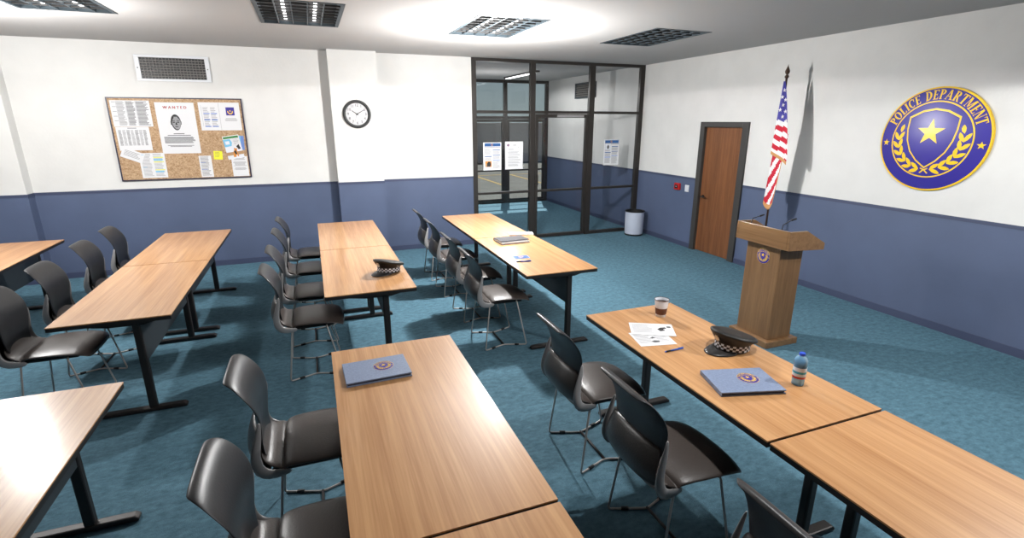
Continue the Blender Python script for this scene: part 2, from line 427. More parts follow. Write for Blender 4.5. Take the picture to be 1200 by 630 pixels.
# ---- wood door
dd = bpy.data.objects.new('door_2', None); C.objects.link(dd); struct(dd)
b = MB()
fy0, fy1, fz = 5.612, 6.568, 1.996; pj = .03
b.box(XR-pj, XR+.12, fy0, fy0+.11, 0, fz); b.box(XR-pj, XR+.12, fy1-.095, fy1, 0, fz); b.box(XR-pj, XR+.12, fy0+.11, fy1-.095, fz-.075, fz)
b.build('frame', FRAME2, dd, bevel=.004)
b = MB(); b.box(XR+.02, XR+.065, fy0+.112, fy1-.097, .008, fz-.077); b.build('panel', DOORW, dd, bevel=.002)
b = MB(); hy, hz = 6.405, .872
b.prism([(.026*math.cos(2*PI*k/20), .026*math.sin(2*PI*k/20)) for k in range(20)], lambda a, c, h: (XR+.02-h, hy+a, hz+c), 0, .01)
b.tube([(XR+.015, hy, hz), (XR-.03, hy, hz), (XR-.04, hy-.02, hz), (XR-.042, hy-.11, hz)], .009)
b.build('handle', BLACK, dd, smooth='auto')

# ================================================================== CEILING FIXTURES
def fixture(on):
    root = thing('ceiling_light', '', 'ceiling light', (0, 0, 0), 0, None)
    b = MB(); fr = .035; e = .004
    for q in ((-FW+e, -FW+fr, -FL+e, FL-e), (FW-fr, FW-e, -FL+e, FL-e), (-FW+fr, FW-fr, -FL+e, -FL+fr), (-FW+fr, FW-fr, FL-fr, FL-e)): b.box(*q, -.004, .10)
    b.build('frame', LFRAME, root)
    b = MB(); b.box(-FW+fr, FW-fr, -FL+fr, FL-fr, .09, .10); b.build('reflector', LBACK, root)
    iw, il = FW-fr, FL-fr
    for k in range(1, 5):
        x = -iw+2*iw*k/5; b = MB(); b.box(x-.005, x+.005, -il, il, .001, .018); b.build('divider', LFRAME, root)
    b = MB()
    for k in range(1, 8):
        y = -il+2*il*k/8; b.prism([(y-.004, .002), (y+.004, .002), (y+.002, .017), (y-.002, .017)], lambda a, c, h: (h, a, c), -iw, iw)
    b.build('louvre', LSLAT, root)
    for x in (-iw+2*iw*1.5/5, -iw+2*iw*3.5/5):
        b = MB(); b.tube([(x, -il+.03, .036), (x, il-.03, .036)], .014, 10); b.build('tube', TUBE if on else TUBEOFF, root, smooth=True)
    return root
prot = {True: fixture(True), False: fixture(False)}; used = {True: 0, False: 0}
LAB = ['', 'recessed louvred ceiling light at the upper left, above the cork board side', 'recessed louvred ceiling light cut by the top edge, left of the wall clock',
       'recessed louvred ceiling light in the bright halo before the glass partition', 'recessed louvred ceiling light nearest the right wall, beside the partition corner']
for i in (1, 2, 3, 4):
    on = i in (1, 2, 3)
    o = prot[on] if not used[on] else copy_tree(prot[on]); used[on] = 1
    o.location = (LX[i], LY, H); o['label'] = LAB[i]; o['group'] = 'recessed ceiling lights'
# the other fixtures of the grid, outside the frame, close the openings in the ceiling
b = MB()
for fxx, fyy in [(LX[0], LY)]+[(x, 2.0) for x in LX]: b.box(fxx-FW, fxx+FW, fyy-FL, fyy+FL, H+.05, H+.07)
struct(b.build('trim_2', LBACK))
# lobby bar light
r = thing('bar_light', 'slim white bar light on the lobby ceiling behind the glass', 'ceiling light', (4.275, 10.62, H))
b = MB(); b.box(-.045, .045, -.9, .9, -.03, 0); b.build('housing', FRAME, r)
b = MB(); b.box(-.03, .03, -.75, .8, -.042, -.03); b.build('diffuser', TUBE, r)

# ================================================================== TABLES
LABL = {}
def make_table():
    """unit: x 0..w, y 0..L, origin at left near corner on the floor"""
    w, L = .69, 1.524
    root = thing('training_table', '', 'table')
    b = MB(); b.box(0, w, 0, L, T-.007, T); b.build('tabletop', TABLEW, root)
    b = MB(); b.box(.001, w-.001, .001, L-.001, T-.032, T-.0072); b.build('edge_band', EDGE, root)
    for yy in (.10, L-.10):
        lg = MB(); lg.box(.43, .48, yy-.024, yy+.024, .03, T-.05); lo = lg.build('leg', DARK, root, bevel=.01)
        b = MB()
        poly = [(.08, T-.033), (.62, T-.033), (.60, T-.05), (.50, T-.075), (.30, T-.075), (.12, T-.05)]
        b.prism(poly, lambda a, c, h: (a, yy+h, c), -.022, .022); b.build('bracket', DARK, lo)
        b = MB(); b.prism([(.085, .004), (.665, .004), (.665, .02), (.645, .034), (.105, .034), (.085, .02)], lambda a, c, h: (a, yy+h, c), -.028, .028); b.build('foot', DARK, lo, bevel=.008)
    b = MB(); b.box(.462, .474, .125, L-.125, .385, .655); b.build('modesty_panel', PANEL, root)
    return root
tp = make_table(); first = True
tabs = [
 (-1.69, 3.868, 'oak training table, near unit of the left row in front of the cork board'),
 (-1.69, 5.402, 'oak training table, far unit of the left row, end nearest the cork board wall'),
 (-.012, 3.868, 'oak training table with a police cap on it, near unit below the wall clock'),
 (-.012, 5.402, 'oak training table, far unit of the middle row below the wall clock'),
 (1.612, 3.835, 'oak training table with black binder and blue booklet, near unit before the glass partition'),
 (1.612, 5.369, 'oak training table, far unit ending closest to the glass partition'),
 (-3.345, 5.43, 'oak training table cut off by the left edge beside the left pillar'),
 (-1.69, 1.345, 'oak training table at bottom left with a bright lamp glare on its top'),
 (-.005, 1.330, 'oak training table in the bottom middle with a blue folder at its far end'),
 (-.005, -.208, 'oak training table unit at the very bottom middle behind a black seam'),
 (1.637, 1.322, 'oak training table with cup, papers, cap, folder and bottle before the lectern'),
 (1.637, -.216, 'empty oak training table unit running out of the bottom right corner'),
]
for x, y, lab in tabs:
    o = tp if first else copy_tree(tp); first = False
    o.location = (x, y, 0); o['label'] = lab; o['group'] = 'oak training tables'

# ================================================================== CHAIRS
def make_chair():
    root = thing('office_chair', '', 'chair')
    b = MB()
    loft(b, [(-.245, .545, .15, .012), (-.238, .50, .175, .012), (-.215, .468, .19, .012), (-.175, .455, .205, .008), (-.150, .453, .212, .006), (-.138, .436, .212, .006), (-.124, .456, .216, .006), (-.10, .466, .222, .004), (-.03, .470, .230, 0),
             (.06, .472, .234, -.003), (.14, .468, .233, -.006), (.20, .458, .226, -.008), (.237, .440, .213, -.01), (.252, .418, .19, -.01)], .05, nv=26, power=3.4)
    seat = b.build('seat', LEATHER, root, smooth=True, sub=1)
    b = MB()
    loft(b, [(-.222, .475, .150, .02), (-.236, .50, .156, .024), (-.244, .54, .162, .028), (-.246, .58, .170, .030), (-.242, .62, .180, .030), (-.236, .665, .192, .028), (-.234, .71, .203, .026), (-.240, .755, .210, .022),
             (-.254, .795, .211, .018), (-.274, .835, .207, .012), (-.294, .868, .197, .008), (-.316, .890, .180, .004), (-.334, .897, .158, 0), (-.343, .896, .145, 0)][::-1], .026, nv=26, power=3.6, tside=.7)
    b.build('backrest', LEATHERB, root, smooth=True, sub=1)
    b = MB()
    loft(b, [(-.180, .440, .175, .01), (-.225, .446, .192, .016), (-.262, .464, .202, .024), (-.285, .50, .206, .03), (-.291, .54, .204, .034), (-.284, .58, .199, .034), (-.270, .615, .192, .032), (-.256, .65, .186, .03), (-.250, .668, .180, .03)][::-1], .018, nv=26, power=3.8, tside=.8)
    b.build('lower_back_shell', LEATHERL, root, smooth=True, sub=1)
    for s in (-1, 1):
        b = MB()
        b.tube([(-.212, .206*s, .71), (-.218, .211*s, .675), (-.232, .215*s, .61), (-.248, .220*s, .55), (-.246, .222*s, .49), (-.220, .219*s, .446), (-.17, .213*s, .432), (-.10, .205*s, .432)],
               [.006, .012, .018, .023, .029, .031, .026, .014], 10, flat=.42)
        b.build('back_bracket', BRACKET, root, smooth=True, sub=1)
    b = MB(); b.tube([(-.205, -.20, .436), (-.215, -.1, .43), (-.215, .1, .43), (-.205, .20, .436)], .013, 8); b.build('rear_crossbar', BRACKET, root, smooth=True)
    b = MB(); b.box(-.19, .17, -.185, .185, .422, .444); b.build('seat_pan', BLACK, root, bevel=.008)
    for s in (-1, 1):
        b = MB(); R = .0063
        b.tube([(-.144, .19*s, .44), (-.146, .2*s, .43), (-.198, .223*s, .022), (-.194, .221*s, .010), (-.186, .218*s, R), (-.02, .158*s, R), (0, .155*s, R), (.02, .158*s, R), (.186, .218*s, R), (.194, .221*s, .010), (.198, .223*s, .022), (.112, .205*s, .425), (.11, .19*s, .437)], R, 8)
        fr = b.build('wire_leg_frame', ROD, root, smooth=True)
        for gx in (-.115, .115):
            gy = (.155+.063*abs(gx)/.186)*s
            b = MB(); dx = .018; dy = .007*s*math.copysign(1, gx)
            b.tube([(gx-dx, gy-dy, R+.001), (gx+dx, gy+dy, R+.001)], .0105, 8); b.build('glide', BLACK, fr, smooth=True)
    b = MB(); b.tube([(0, -.155, .010), (0, .155, .010)], .008, 8); b.build('floor_crossbar', DARK, root, smooth=True)
    return root
cp = make_chair(); first = True
chairs = [
 (1.50, 4.265, 'black leather chair nearest the camera in the row before the glass partition table'),
 (1.50, 4.98, 'second black leather chair from the front at the glass partition table'),
 (1.50, 5.83, 'third black leather chair from the front at the glass partition table'),
 (1.50, 6.52, 'farthest black leather chair at the glass partition table, against the blue wall'),
 (-.13, 4.285, 'black leather chair nearest the camera at the middle table below the clock'),
 (-.13, 4.975, 'second black leather chair from the front at the table below the clock'),
 (-.13, 5.82, 'third black leather chair from the front at the table below the clock'),
 (-.13, 6.55, 'farthest black leather chair at the table below the clock'),
 (-1.82, 4.30, 'black leather chair at the left edge of the photo, near end of the left row'),
 (-1.82, 5.02, 'second black leather chair from the left edge, backed by the left corner table'),
 (-1.82, 5.84, 'third black leather chair from the front behind the left table'),
 (-1.82, 6.57, 'farthest black leather chair of the left row, nearest the cork board wall'),
 (-.125, 2.48, 'black leather chair left of the bottom middle table, level with its blue folder'),
 (-.125, 1.73, 'black leather chair at the bottom left of the bottom middle table, nearest its camera end'),
 (1.50, 2.465, 'black leather chair by the papers end of the lectern side table'),
 (1.50, 1.715, 'black leather chair between two others at the lectern side table, opposite the folder'),
 (1.50, .87, 'black leather chair cut by the bottom edge at the lectern side table'),
]
for x, y, lab in chairs:
    o = cp if first else copy_tree(cp); first = False
    o.location = (x, y, 0); o['label'] = lab; o['group'] = 'black leather chairs'

# ================================================================== SEAL
def ring_seg(cx, cy, rx0, ry0, rx1, ry1, a0, a1, n=14):
    out = []
    for k in range(n):
        p, q = a0+(a1-a0)*k/n, a0+(a1-a0)*(k+1)/n
        out.append([(cx+rx1*math.cos(p), cy+ry1*math.sin(p)), (cx+rx1*math.cos(q), cy+ry1*math.sin(q)), (cx+rx0*math.cos(q), cy+ry0*math.sin(q)), (cx+rx0*math.cos(p), cy+ry0*math.sin(p))])
    return out
def rc(x0, y0, x1, y1): return [(x0, y0), (x1, y0), (x1, y1), (x0, y1)]
def glyph(c):
    S = [rc(.08, 0, .28, 1)]; SB = rc(0, 0, .36, .06); ST = rc(0, .94, .3, 1)
    if c == 'I': return S+[SB, rc(0, .94, .36, 1)], .36
    if c == 'P': return S+[SB, ST]+ring_seg(.28, .73, .17, .21, .38, .27, -PI/2, PI/2, 8), .66
    if c == 'R': return S+[SB, ST]+ring_seg(.28, .73, .17, .21, .38, .27, -PI/2, PI/2, 8)+[[(.32, .46), (.5, .46), (.8, .0), (.58, .0)], rc(.56, 0, .84, .06)], .82
    if c == 'L': return S+[rc(0, 0, .64, .07), rc(0, .94, .36, 1), [(.5, .07), (.64, .07), (.64, .3)]], .66
    if c == 'E': return S+[rc(0, 0, .64, .07), rc(0, .93, .62, 1), rc(.28, .47, .5, .54), rc(.46, .4, .5, .62), [(.5, .07), (.64, .07), (.64, .28)], [(.5, .93), (.62, .93), (.62, .74)]], .66
    if c == 'D': return S+[SB, ST]+ring_seg(.28, .5, .26, .43, .5, .5, -PI/2, PI/2, 12), .8
    if c == 'O': return ring_seg(.42, .5, .2, .44, .42, .52, 0, 2*PI, 20), .84
    if c == 'C': return ring_seg(.42, .5, .22, .44, .42, .52, PI*.28, PI*1.72, 16)+[[(.64, .62), (.72, .62), (.74, .98), (.66, .9)]], .76
    if c == 'A': return [[(.02, 0), (.1, 0), (.44, 1), (.36, 1)], [(.34, 1), (.52, 1), (.84, 0), (.62, 0)], rc(.2, .3, .66, .37), rc(-.04, 0, .22, .06), rc(.54, 0, .92, .06)], .88
    if c == 'T': return [rc(.26, 0, .46, 1), rc(.18, 0, .54, .06), rc(0, .93, .72, 1), [(0, .93), (.12, .93), (0, .7)], [(.6, .93), (.72, .93), (.72, .7)]], .72
    if c == 'M': return [rc(.08, 0, .15, 1), rc(.76, 0, .96, 1), [(.06, 1), (.28, 1), (.56, .1), (.46, .1)], [(.46, .1), (.54, .1), (.82, 1), (.74, 1)], rc(0, 0, .26, .06), rc(.68, 0, 1.04, .06), rc(0, .94, .2, 1), rc(.76, .94, 1.04, 1)], 1.04
    if c == 'N': return [rc(.08, 0, .15, 1), rc(.68, 0, .75, 1), [(.04, 1), (.26, 1), (.76, 0), (.6, 0)], rc(0, 0, .24, .06), rc(.58, .94, .84, 1), rc(0, .94, .2, 1)], .84
    return [], .3
def star_poly(cx, cy, R, rot=PI/2, k=.40):
    return [(cx+(R if i % 2 == 0 else R*k)*math.cos(rot+PI*i/5), cy+(R if i % 2 == 0 else R*k)*math.sin(rot+PI*i/5)) for i in range(10)]
def leaf(cx, cy, L, wd, a):
    pts = []
    for t, s in ((0, 0), (.3, .9), (.6, 1), (.85, .55), (1, 0), (.85, -.45), (.6, -.75), (.3, -.6)):
        x, y = L*t, wd*s/2; pts.append((cx+x*math.cos(a)-y*math.sin(a), cy+x*math.sin(a)+y*math.cos(a)))
    return pts
def seal_shapes():
    G = []   # polygons in unit disc coords
    G += ring_seg(0, 0, .972, .972, 1, 1, 0, 2*PI, 72)
    G += ring_seg(0, 0, .715, .715, .74, .74, 0, 2*PI, 60)
    # shield outline
    def shield(s):
        top = [(-.50*s, .44*s+.0), (-.25*s, .56*s), (0, .60*s), (.25*s, .56*s), (.50*s, .44*s)]
        right = [(.50*s, .2*s), (.46*s, -.02*s), (.36*s, -.24*s), (.2*s, -.42*s), (0, -.56*s)]
        left = [(-x, y) for x, y in right[:-1]][::-1]
        return top+right+left
    o, i = [(x*.92, y) for x, y in shield(1)], [(x*.92, y) for x, y in shield(.94)]
    n = len(o)
    for k in range(n): G.append([o[k], o[(k+1) % n], i[(k+1) % n], i[k]])
    st = star_poly(0, .14, .26)
    for k in range(10): G.append([(0, .14), st[k], st[(k+1) % 10]])
    for sx in (-1, 1):
        st = star_poly(.86*sx, -.08, .075)
        for k in range(10): G.append([(.86*sx, -.08), st[k], st[(k+1) % 10]])
        for k in range(6):
            an = -PI/2+sx*(.17+k*.27); rr = .585
            cx, cy = rr*math.cos(an), rr*math.sin(an); td = an+sx*PI/2
            for d in (-.5, .5): G.append(leaf(cx, cy, .20, .085, td+d))
        an = -PI/2+sx*(.17+6*.27); G.append(leaf(.585*math.cos(an), .585*math.sin(an), .17, .085, an+sx*PI/2))
        G.append([(0, -.60), (.07*sx, -.57), (.07*sx, -.545), (0, -.575)]); G.append([(0, -.60), (.06*sx, -.66), (.085*sx, -.65), (.02*sx, -.585)])
    # lettering along the rim
    word = 'POLICE DEPARTMENT'; hgt = .178; r0 = .768; gap = .12
    ws = [glyph(c)[1] if c != ' ' else .42 for c in word]; tot = sum(ws)+gap*(len(ws)-1); sc_ = 2.42/(tot)
    ang = 1.21
    for c, wd in zip(word, ws):
        if c != ' ':
            for pl in glyph(c)[0]:
                q = []
                for x, y in pl:
                    a = PI/2+ang-x*sc_; rr = r0+y*hgt; q.append((rr*math.cos(a), rr*math.sin(a)))
                G.append(q)
        ang -= (wd+gap)*sc_
    return G
def build_seal(b, R, fn, dome, mi_navy, mi_gold, off, simple=False):
    """fn(a,b,h): disc-plane coordinates and height to 3D"""
    hh = lambda a, c: dome*(1-(a*a+c*c)/(R*R))
    rings = 10; seg = 64; v = [fn(0, 0, dome)]
    for i in range(1, rings+1):
        for k in range(seg):
            a = 2*PI*k/seg; rr = R*i/rings; v.append(fn(rr*math.cos(a), rr*math.sin(a), hh(rr*math.cos(a), rr*math.sin(a))))
    fs = [(0, 1+k, 1+(k+1) % seg) for k in range(seg)]
    for i in range(rings-1):
        for k in range(seg): fs.append((1+i*seg+k, 1+(i+1)*seg+k, 1+(i+1)*seg+(k+1) % seg, 1+i*seg+(k+1) % seg))
    b.add(v, fs, mi_navy)
    for pl in seal_shapes(): b.add([fn(x*R, y*R, max(0, hh(x*R, y*R))+off) for x, y in pl], [tuple(range(len(pl)))], mi_gold)
sy, sz, sR = 3.302, 1.835, .487
fn = lambda a, c, h: (XR-.022-h, sy-a, sz+c)
root = thing('wall_seal', 'round navy and gold police department seal on the right wall', 'sign', (0, 0, 0))
b = MB(); prof = [(sR*math.cos(2*PI*k/64), sR*math.sin(2*PI*k/64)) for k in range(64)]
b.prism([(x*1.004, y*1.004) for x, y in prof], fn, -.021, -.0005); b.build('backing_disc', GOLD, root)
b = MB(); build_seal(b, sR, fn, .05, 0, 1, .002); b.build('seal_face', [NAVY, GOLD], root, smooth=True)

# ================================================================== LECTERN
lec = thing('lectern', 'wooden lectern with a round seal on its front, near the right wall', 'lectern', (3.9, 3.39, 0))
ox, oy = 3.9, 3.39
def L(x0, x1, y0, y1, z0, z1): return (x0-ox, x1-ox, y0-oy, y1-oy, z0, z1)
b = MB(); b.box(*L(3.705, 4.09, 3.165, 3.625, 0, .062)); b.build('plinth', LECTT, lec, bevel=.006)
b = MB(); b.box(*L(3.765, 4.035, 3.21, 3.585, .062, .95)); b.build('column', LECTW, lec, bevel=.004)
b = MB(); q = L(3.69, 4.115, 3.075, 3.665, 0, 0)
x0, x1, ya, yb = q[0], q[1], q[2], q[3]
prof = [(x0, .945), (x1, .925), (x1, .985), (x0+.20, 1.105), (x0, 1.11)]
b.prism(prof, lambda a, c, h: (a, h, c), ya, ya+.022); b.prism(prof, lambda a, c, h: (a, h, c), yb-.022, yb)
b.prism([(x0, .945), (x0+.022, .944), (x0+.022, 1.109), (x0, 1.11)], lambda a, c, h: (a, h, c), ya+.022, yb-.022)
b.prism([(x0+.022, .944), (x1, .925), (x1, .94), (x0+.022, .96)], lambda a, c, h: (a, h, c), ya+.022, yb-.022)
b.build('desk_box', LECTT, lec, bevel=.003)
b = MB(); b.prism([(x0+.022, 1.04), (x1-.01, .955), (x1-.01, .97), (x0+.022, 1.055)], lambda a, c, h: (a, h, c), ya+.022, yb-.022); b.build('reading_slope', LECTW, lec)
b = MB(); R0 = .072; cy, cz = 3.385-oy, .826
fn = lambda a, c, h: (3.765-ox-.003-h, cy-a, cz+c)
build_seal(b, R0, fn, .006, 0, 1, .0006); b.build('emblem', [NAVY, GOLD], lec, smooth=True)
for yy, dx, dz in ((3.56, .02, 0), (3.22, .02, .02)):
    y = yy-oy; b = MB()
    b.tube([(x0+.06, y, 1.04), (x0+.06, y, 1.09), (x0+.08, y+.01, 1.14), (x0+.12, y-.03, 1.165+dz)], .004, 8)
    b.tube([(x0+.12, y-.03, 1.165+dz), (x0+.155, y-.05, 1.18+dz)], [.009, .007], 8)
    b.build('microphone', BLACK, lec, smooth=True)

# ================================================================== FLAG
fp = thing('flag_on_pole', 'furled American flag on a dark wooden pole between door and seal', 'flag', (5.36, 4.85, 0))
b = MB(); b.lathe([(.16, 0), (.16, .02), (.13, .035), (.04, .05), (.025, .09)], (0, 0, 0), 28); b.build('base', POLEW, fp, smooth='auto')
b = MB(); b.tube([(0, 0, .05), (0, 0, 2.50)], .013, 12); b.build('pole', POLEW, fp, smooth=True)
b = MB(); b.lathe([(.006, 2.49), (.022, 2.50), (.024, 2.52), (.010, 2.535), (.024, 2.555), (.028, 2.575), (.018, 2.60), (.007, 2.625), (.001, 2.65)], (0, 0, 0), 16); b.build('finial', POLEW, fp, smooth=True)
# cloth: side direction runs across the view of the room (tables side), depth gives the folds
dirx = Vector((.15, -.989, 0)); nrm = Vector((-.989, -.15, 0))
def cloth_layer(b, zt, zb, lt, lb, rt, rb, d0, wav, ph, cols, star=False, slope=0.0, rnd=0.0, fringe=0.0, nz=44, nx=14, mats=None, thick=0):
    """left and right edges (metres along dirx) interpolate from top to bottom; cols(u,v)->material index"""
    def P(u, v):
        l = lt(v) if callable(lt) else lt+(lb-lt)*v
        r = rt(v) if callable(rt) else rt+(rb-rt)*v
        s = l+(r-l)*u
        z = zt+(zb-zt)*v - slope*u*min(1, v*1.2) + rnd*v**5*(2*u-1)**2
        d = d0+wav*math.sin(ph+u*5.5+v*1.3)*min(1, .3+v)
        p = dirx*s+nrm*d; return (p.x, p.y, z)
    vs = [P(i/nx, j/nz) for j in range(nz+1) for i in range(nx+1)]
    base = len(b.v); b.v += vs
    for j in range(nz):
        for i in range(nx):
            b.f.append([base+j*(nx+1)+i, base+j*(nx+1)+i+1, base+(j+1)*(nx+1)+i+1, base+(j+1)*(nx+1)+i]); b.m.append(cols((i+.5)/nx, (j+.5)/nz))
    return P
def cA(u, v):
    vv = v+.10*(1-u)*0
    if v > .955: return 3
    if v+.05*u < .52: return 2
    k = int((v+.05*u-.52)/.066); return 1 if k % 2 == 0 else 0
def cB(u, v):
    if v > .93 or (u > .93 and v > .1): return 3
    return 0 if int((u*1.1+v*2.6)*2.6) % 2 == 0 else 1
def cC(u, v):
    if u < .07: return 3
    return 0 if int((u*1.0+v*1.2)*5.2) % 2 == 0 else 1
b = MB()
PB = cloth_layer(b, 1.90, 1.10, -.02, -.085, .0, .02, -.022, .008, 2.0, cC, rnd=.05)
PC = cloth_layer(b, 1.86, .93, lambda v: .0-.055*v, 0, lambda v: .145-.075*v, 0, .036, .012, 1.0, cB, slope=0.0, rnd=.07)
PA = cloth_layer(b, 2.46, 1.62, lambda v: .004-.030*v, 0, lambda v: .02+.165*min(1, v*1.15)**.8, 0, .054, .016, 0.0, cA, slope=.12)
# stars on the canton
for (u, v) in ((.6, .11), (.35, .20), (.8, .22), (.5, .295), (.25, .37), (.78, .36), (.5, .44), (.85, .47)):
    c0 = Vector(PA(u, v)); R1 = .026
    st = star_poly(0, 0, R1, PI/2+.1)
    vs = [c0+nrm*.006]+[c0+dirx*x+Vector((0, 0, y))+nrm*.006 for x, y in st]
    b.add(vs, [(0, 1+k, 1+(k+1) % 10) for k in range(10)], 1)
o = b.build('flag_cloth', [FLAGR, FLAGW, FLAGB, FRINGE], fp, smooth=True)
sol = o.modifiers.new('thickness', 'SOLIDIFY'); sol.thickness = .002

# ================================================================== WALL THINGS
# clock on the middle pillar
ck = thing('wall_clock', 'round black rimmed clock on the middle pillar', 'clock', (.673, YB-PD, 2.10))
ck.rotation_euler = (PI/2, 0, 0)
b = MB(); b.lathe([(.15, .0), (.192, .004), (.197, .02), (.19, .036), (.175, .040), (.158, .034), (.154, .014)], (0, 0, 0), 48, cap1=False); b.build('rim', BLACK, ck, smooth='auto')
b = MB(); b.lathe([(.158, .006), (.158, .012)], (0, 0, 0), 48); fc = b.build('dial', mat('clock_dial', (206, 206, 208), .6), ck)
b = MB()
for k in range(1, 13):
    a = PI/2-k*PI/6; vs, fs = text_mesh(str(k), .052)
    b.add([(x+.122*math.cos(a), y+.122*math.sin(a), .0135) for x, y in vs], fs)
for k in range(60):
    a = k*PI/30; c_, s_ = math.cos(a), math.sin(a); q = .004 if k % 5 == 0 else .0015
    b.add([(.146*c_-q*s_*.5, .146*s_+q*c_*.5, .0135), (.153*c_-q*s_*.5, .153*s_+q*c_*.5, .0135), (.153*c_+q*s_*.5, .153*s_-q*c_*.5, .0135), (.146*c_+q*s_*.5, .146*s_-q*c_*.5, .0135)], [(0, 1, 2, 3)])
b.build('numerals', INKD, fc)
def hand(nm, L_, a, wd, z):
    b = MB(); c_, s_ = math.cos(a), math.sin(a)
    f2 = lambda x, y, h: (x*c_-y*s_, x*s_+y*c_, z+h)
    b.prism([(-.02, -wd), (L_*.9, -wd*.6), (L_, 0), (L_*.9, wd*.6), (-.02, wd)], f2, 0, .001); b.build(nm, INKD, ck)
hand('hour_hand', .09, PI/2+PI*.31, .007, .017); hand('minute_hand', .13, PI/2-PI*.33, .0055, .0195); hand('second_hand', .12, -PI/2-.35, .0012, .022)
# recessed air vent above the cork board
vt = thing('air_vent', 'white framed air vent above the cork board', 'vent', (-1.545, YB, 2.65))
b = MB(); ow, oh, iw, ih = .415, .157, .362, .127
for q in ((-ow, ow, ih, oh), (-ow, ow, -oh, -ih), (-ow, -iw, -ih, ih), (iw, ow, -ih, ih)): b.box(q[0], q[1], -.022, 0, q[2], q[3])
vf = b.build('frame', PLASTW, vt, bevel=.004)
b = MB()
for x, z in ((-.388, 0), (.388, 0)): b.prism([(x+.007*math.cos(k*PI/5), z+.007*math.sin(k*PI/5)) for k in range(10)], lambda a, c, h: (a, h, c), -.026, -.02)
b.build('screw', INKD, vf)
b = MB(); b.box(-iw, iw, -.004, -.001, -ih, ih); b.build('duct_back', BLACK, vt)
b = MB()
for k in range(1, 8):
    z = -ih+2*ih*k/8; b.add([(-iw, -.018, z-.004), (iw, -.018, z-.004), (iw, -.008, z+.006), (-iw, -.008, z+.006)], [(0, 1, 2, 3)])
    b.box(-iw, iw, -.019, -.017, z-.0055, z-.0035)
b.build('slat', LOUV, vt)
b = MB()
for k in range(1, 20):
    x = -iw+2*iw*k/20; b.box(x-.0015, x+.0015, -.0165, -.006, -ih, ih)
b.build('grid_bar', LOUV, vt)
# lobby vent on right wall
vt = thing('air_vent', 'dark louvred air vent on the lobby wall behind the glass', 'vent', (XR, 10.27, 2.64))
b = MB()
for q in ((-.43, .43, .13, .16), (-.43, .43, -.16, -.13), (-.43, -.40, -.13, .13), (.40, .43, -.13, .13)): b.box(-.05, 0, q[0], q[1], q[2], q[3])
b.build('frame', LFRAME, vt)
b = MB(); b.box(-.006, -.001, -.4, .4, -.13, .13); b.build('duct_back', BLACK, vt)
b = MB()
for k in range(6):
    z = -.11+.044*k; b.add([(-.045, -.4, z-.012), (-.045, .4, z-.012), (-.012, .4, z+.014), (-.012, -.4, z+.014), (-.045, -.4, z-.008), (-.045, .4, z-.008), (-.012, .4, z+.018), (-.012, -.4, z+.018)], [(0, 1, 2, 3), (4, 7, 6, 5), (0, 4, 5, 1), (2, 6, 7, 3), (1, 5, 6, 2), (0, 3, 7, 4)])
b.build('louvre', LOUV, vt)
# alarm + switch
al = thing('fire_alarm_call_point', 'red fire alarm call point left of the wooden door', 'alarm', (XR, 6.99, .965))
b = MB(); b.box(-.045, 0, -.062, .062, -.055, .055); b.build('housing', REDP, al, bevel=.008)
b = MB(); b.box(-.048, -.044, -.036, .036, -.03, .028); b.box(-.0495, -.047, -.012, .012, -.006, .006, 1); b.build('push_plate', [BLACK, PLASTW], al)
sw = thing('light_switch', 'small white light switch between the red alarm and the door', 'switch', (XR, 6.77, .955))
b = MB(); b.box(-.012, 0, -.045, .045, -.055, .055); b.build('plate', PLASTW, sw, bevel=.004)
b = MB(); b.box(-.018, -.011, -.018, .018, -.03, .03); b.build('rocker', PLASTW, sw, bevel=.003)
# bin
bn = thing('waste_bin', 'round white metal waste bin in the corner by the glass partition', 'bin', (5.40, 7.80, 0))
b = MB(); b.lathe([(.155, .02), (.165, .05), (.168, .41), (.172, .43), (.164, .436), (.158, .41), (.15, .05), (.0, .045)], (0, 0, 0), 36, cap0=True, cap1=False); b.build('body', BIN, bn, smooth='auto')
b = MB(); b.lathe([(.155, 0), (.162, .006), (.162, .028), (.155, .03)], (0, 0, 0), 36); b.build('base_ring', BLACK, bn, smooth='auto')
b = MB(); b.lathe([(.150, .05), (.157, .44), (.176, .445), (.176, .43), (.170, .43)], (0, 0, 0), 36, cap0=False, cap1=False); b.build('liner', BLACK, bn, smooth='auto')

# ================================================================== CORK BOARD
cbx0, cbx1, cbz0, cbz1 = -2.342, -.812, 1.243, 2.294
cb = thing('cork_board', 'cork notice board in a thin dark blue frame on the back wall', 'notice board', ((cbx0+cbx1)/2, YB, cbz0))
ox_ = (cbx0+cbx1)/2; W2 = (cbx1-cbx0)/2; HB = cbz1-cbz0
b = MB(); b.box(-W2+.012, W2-.012, -.018, 0, .012, HB-.012); b.build('cork_panel', CORK, cb)
b = MB()
for q in ((-W2, W2, 0, .014), (-W2, W2, HB-.014, HB), (-W2, -W2+.014, .014, HB-.014), (W2-.014, W2, .014, HB-.014)): b.box(q[0], q[1], -.024, 0, q[2], q[3])
b.build('frame', mat('navy_frame', (38, 38, 66), .4), cb)
PM = [PAPER, INK, INKL, INKD, INKR, INKB, SKYB, GREEN, YELLOW, HILITE, TAN, ORANGE, HEADB, NAVY, GOLD, CHKW]
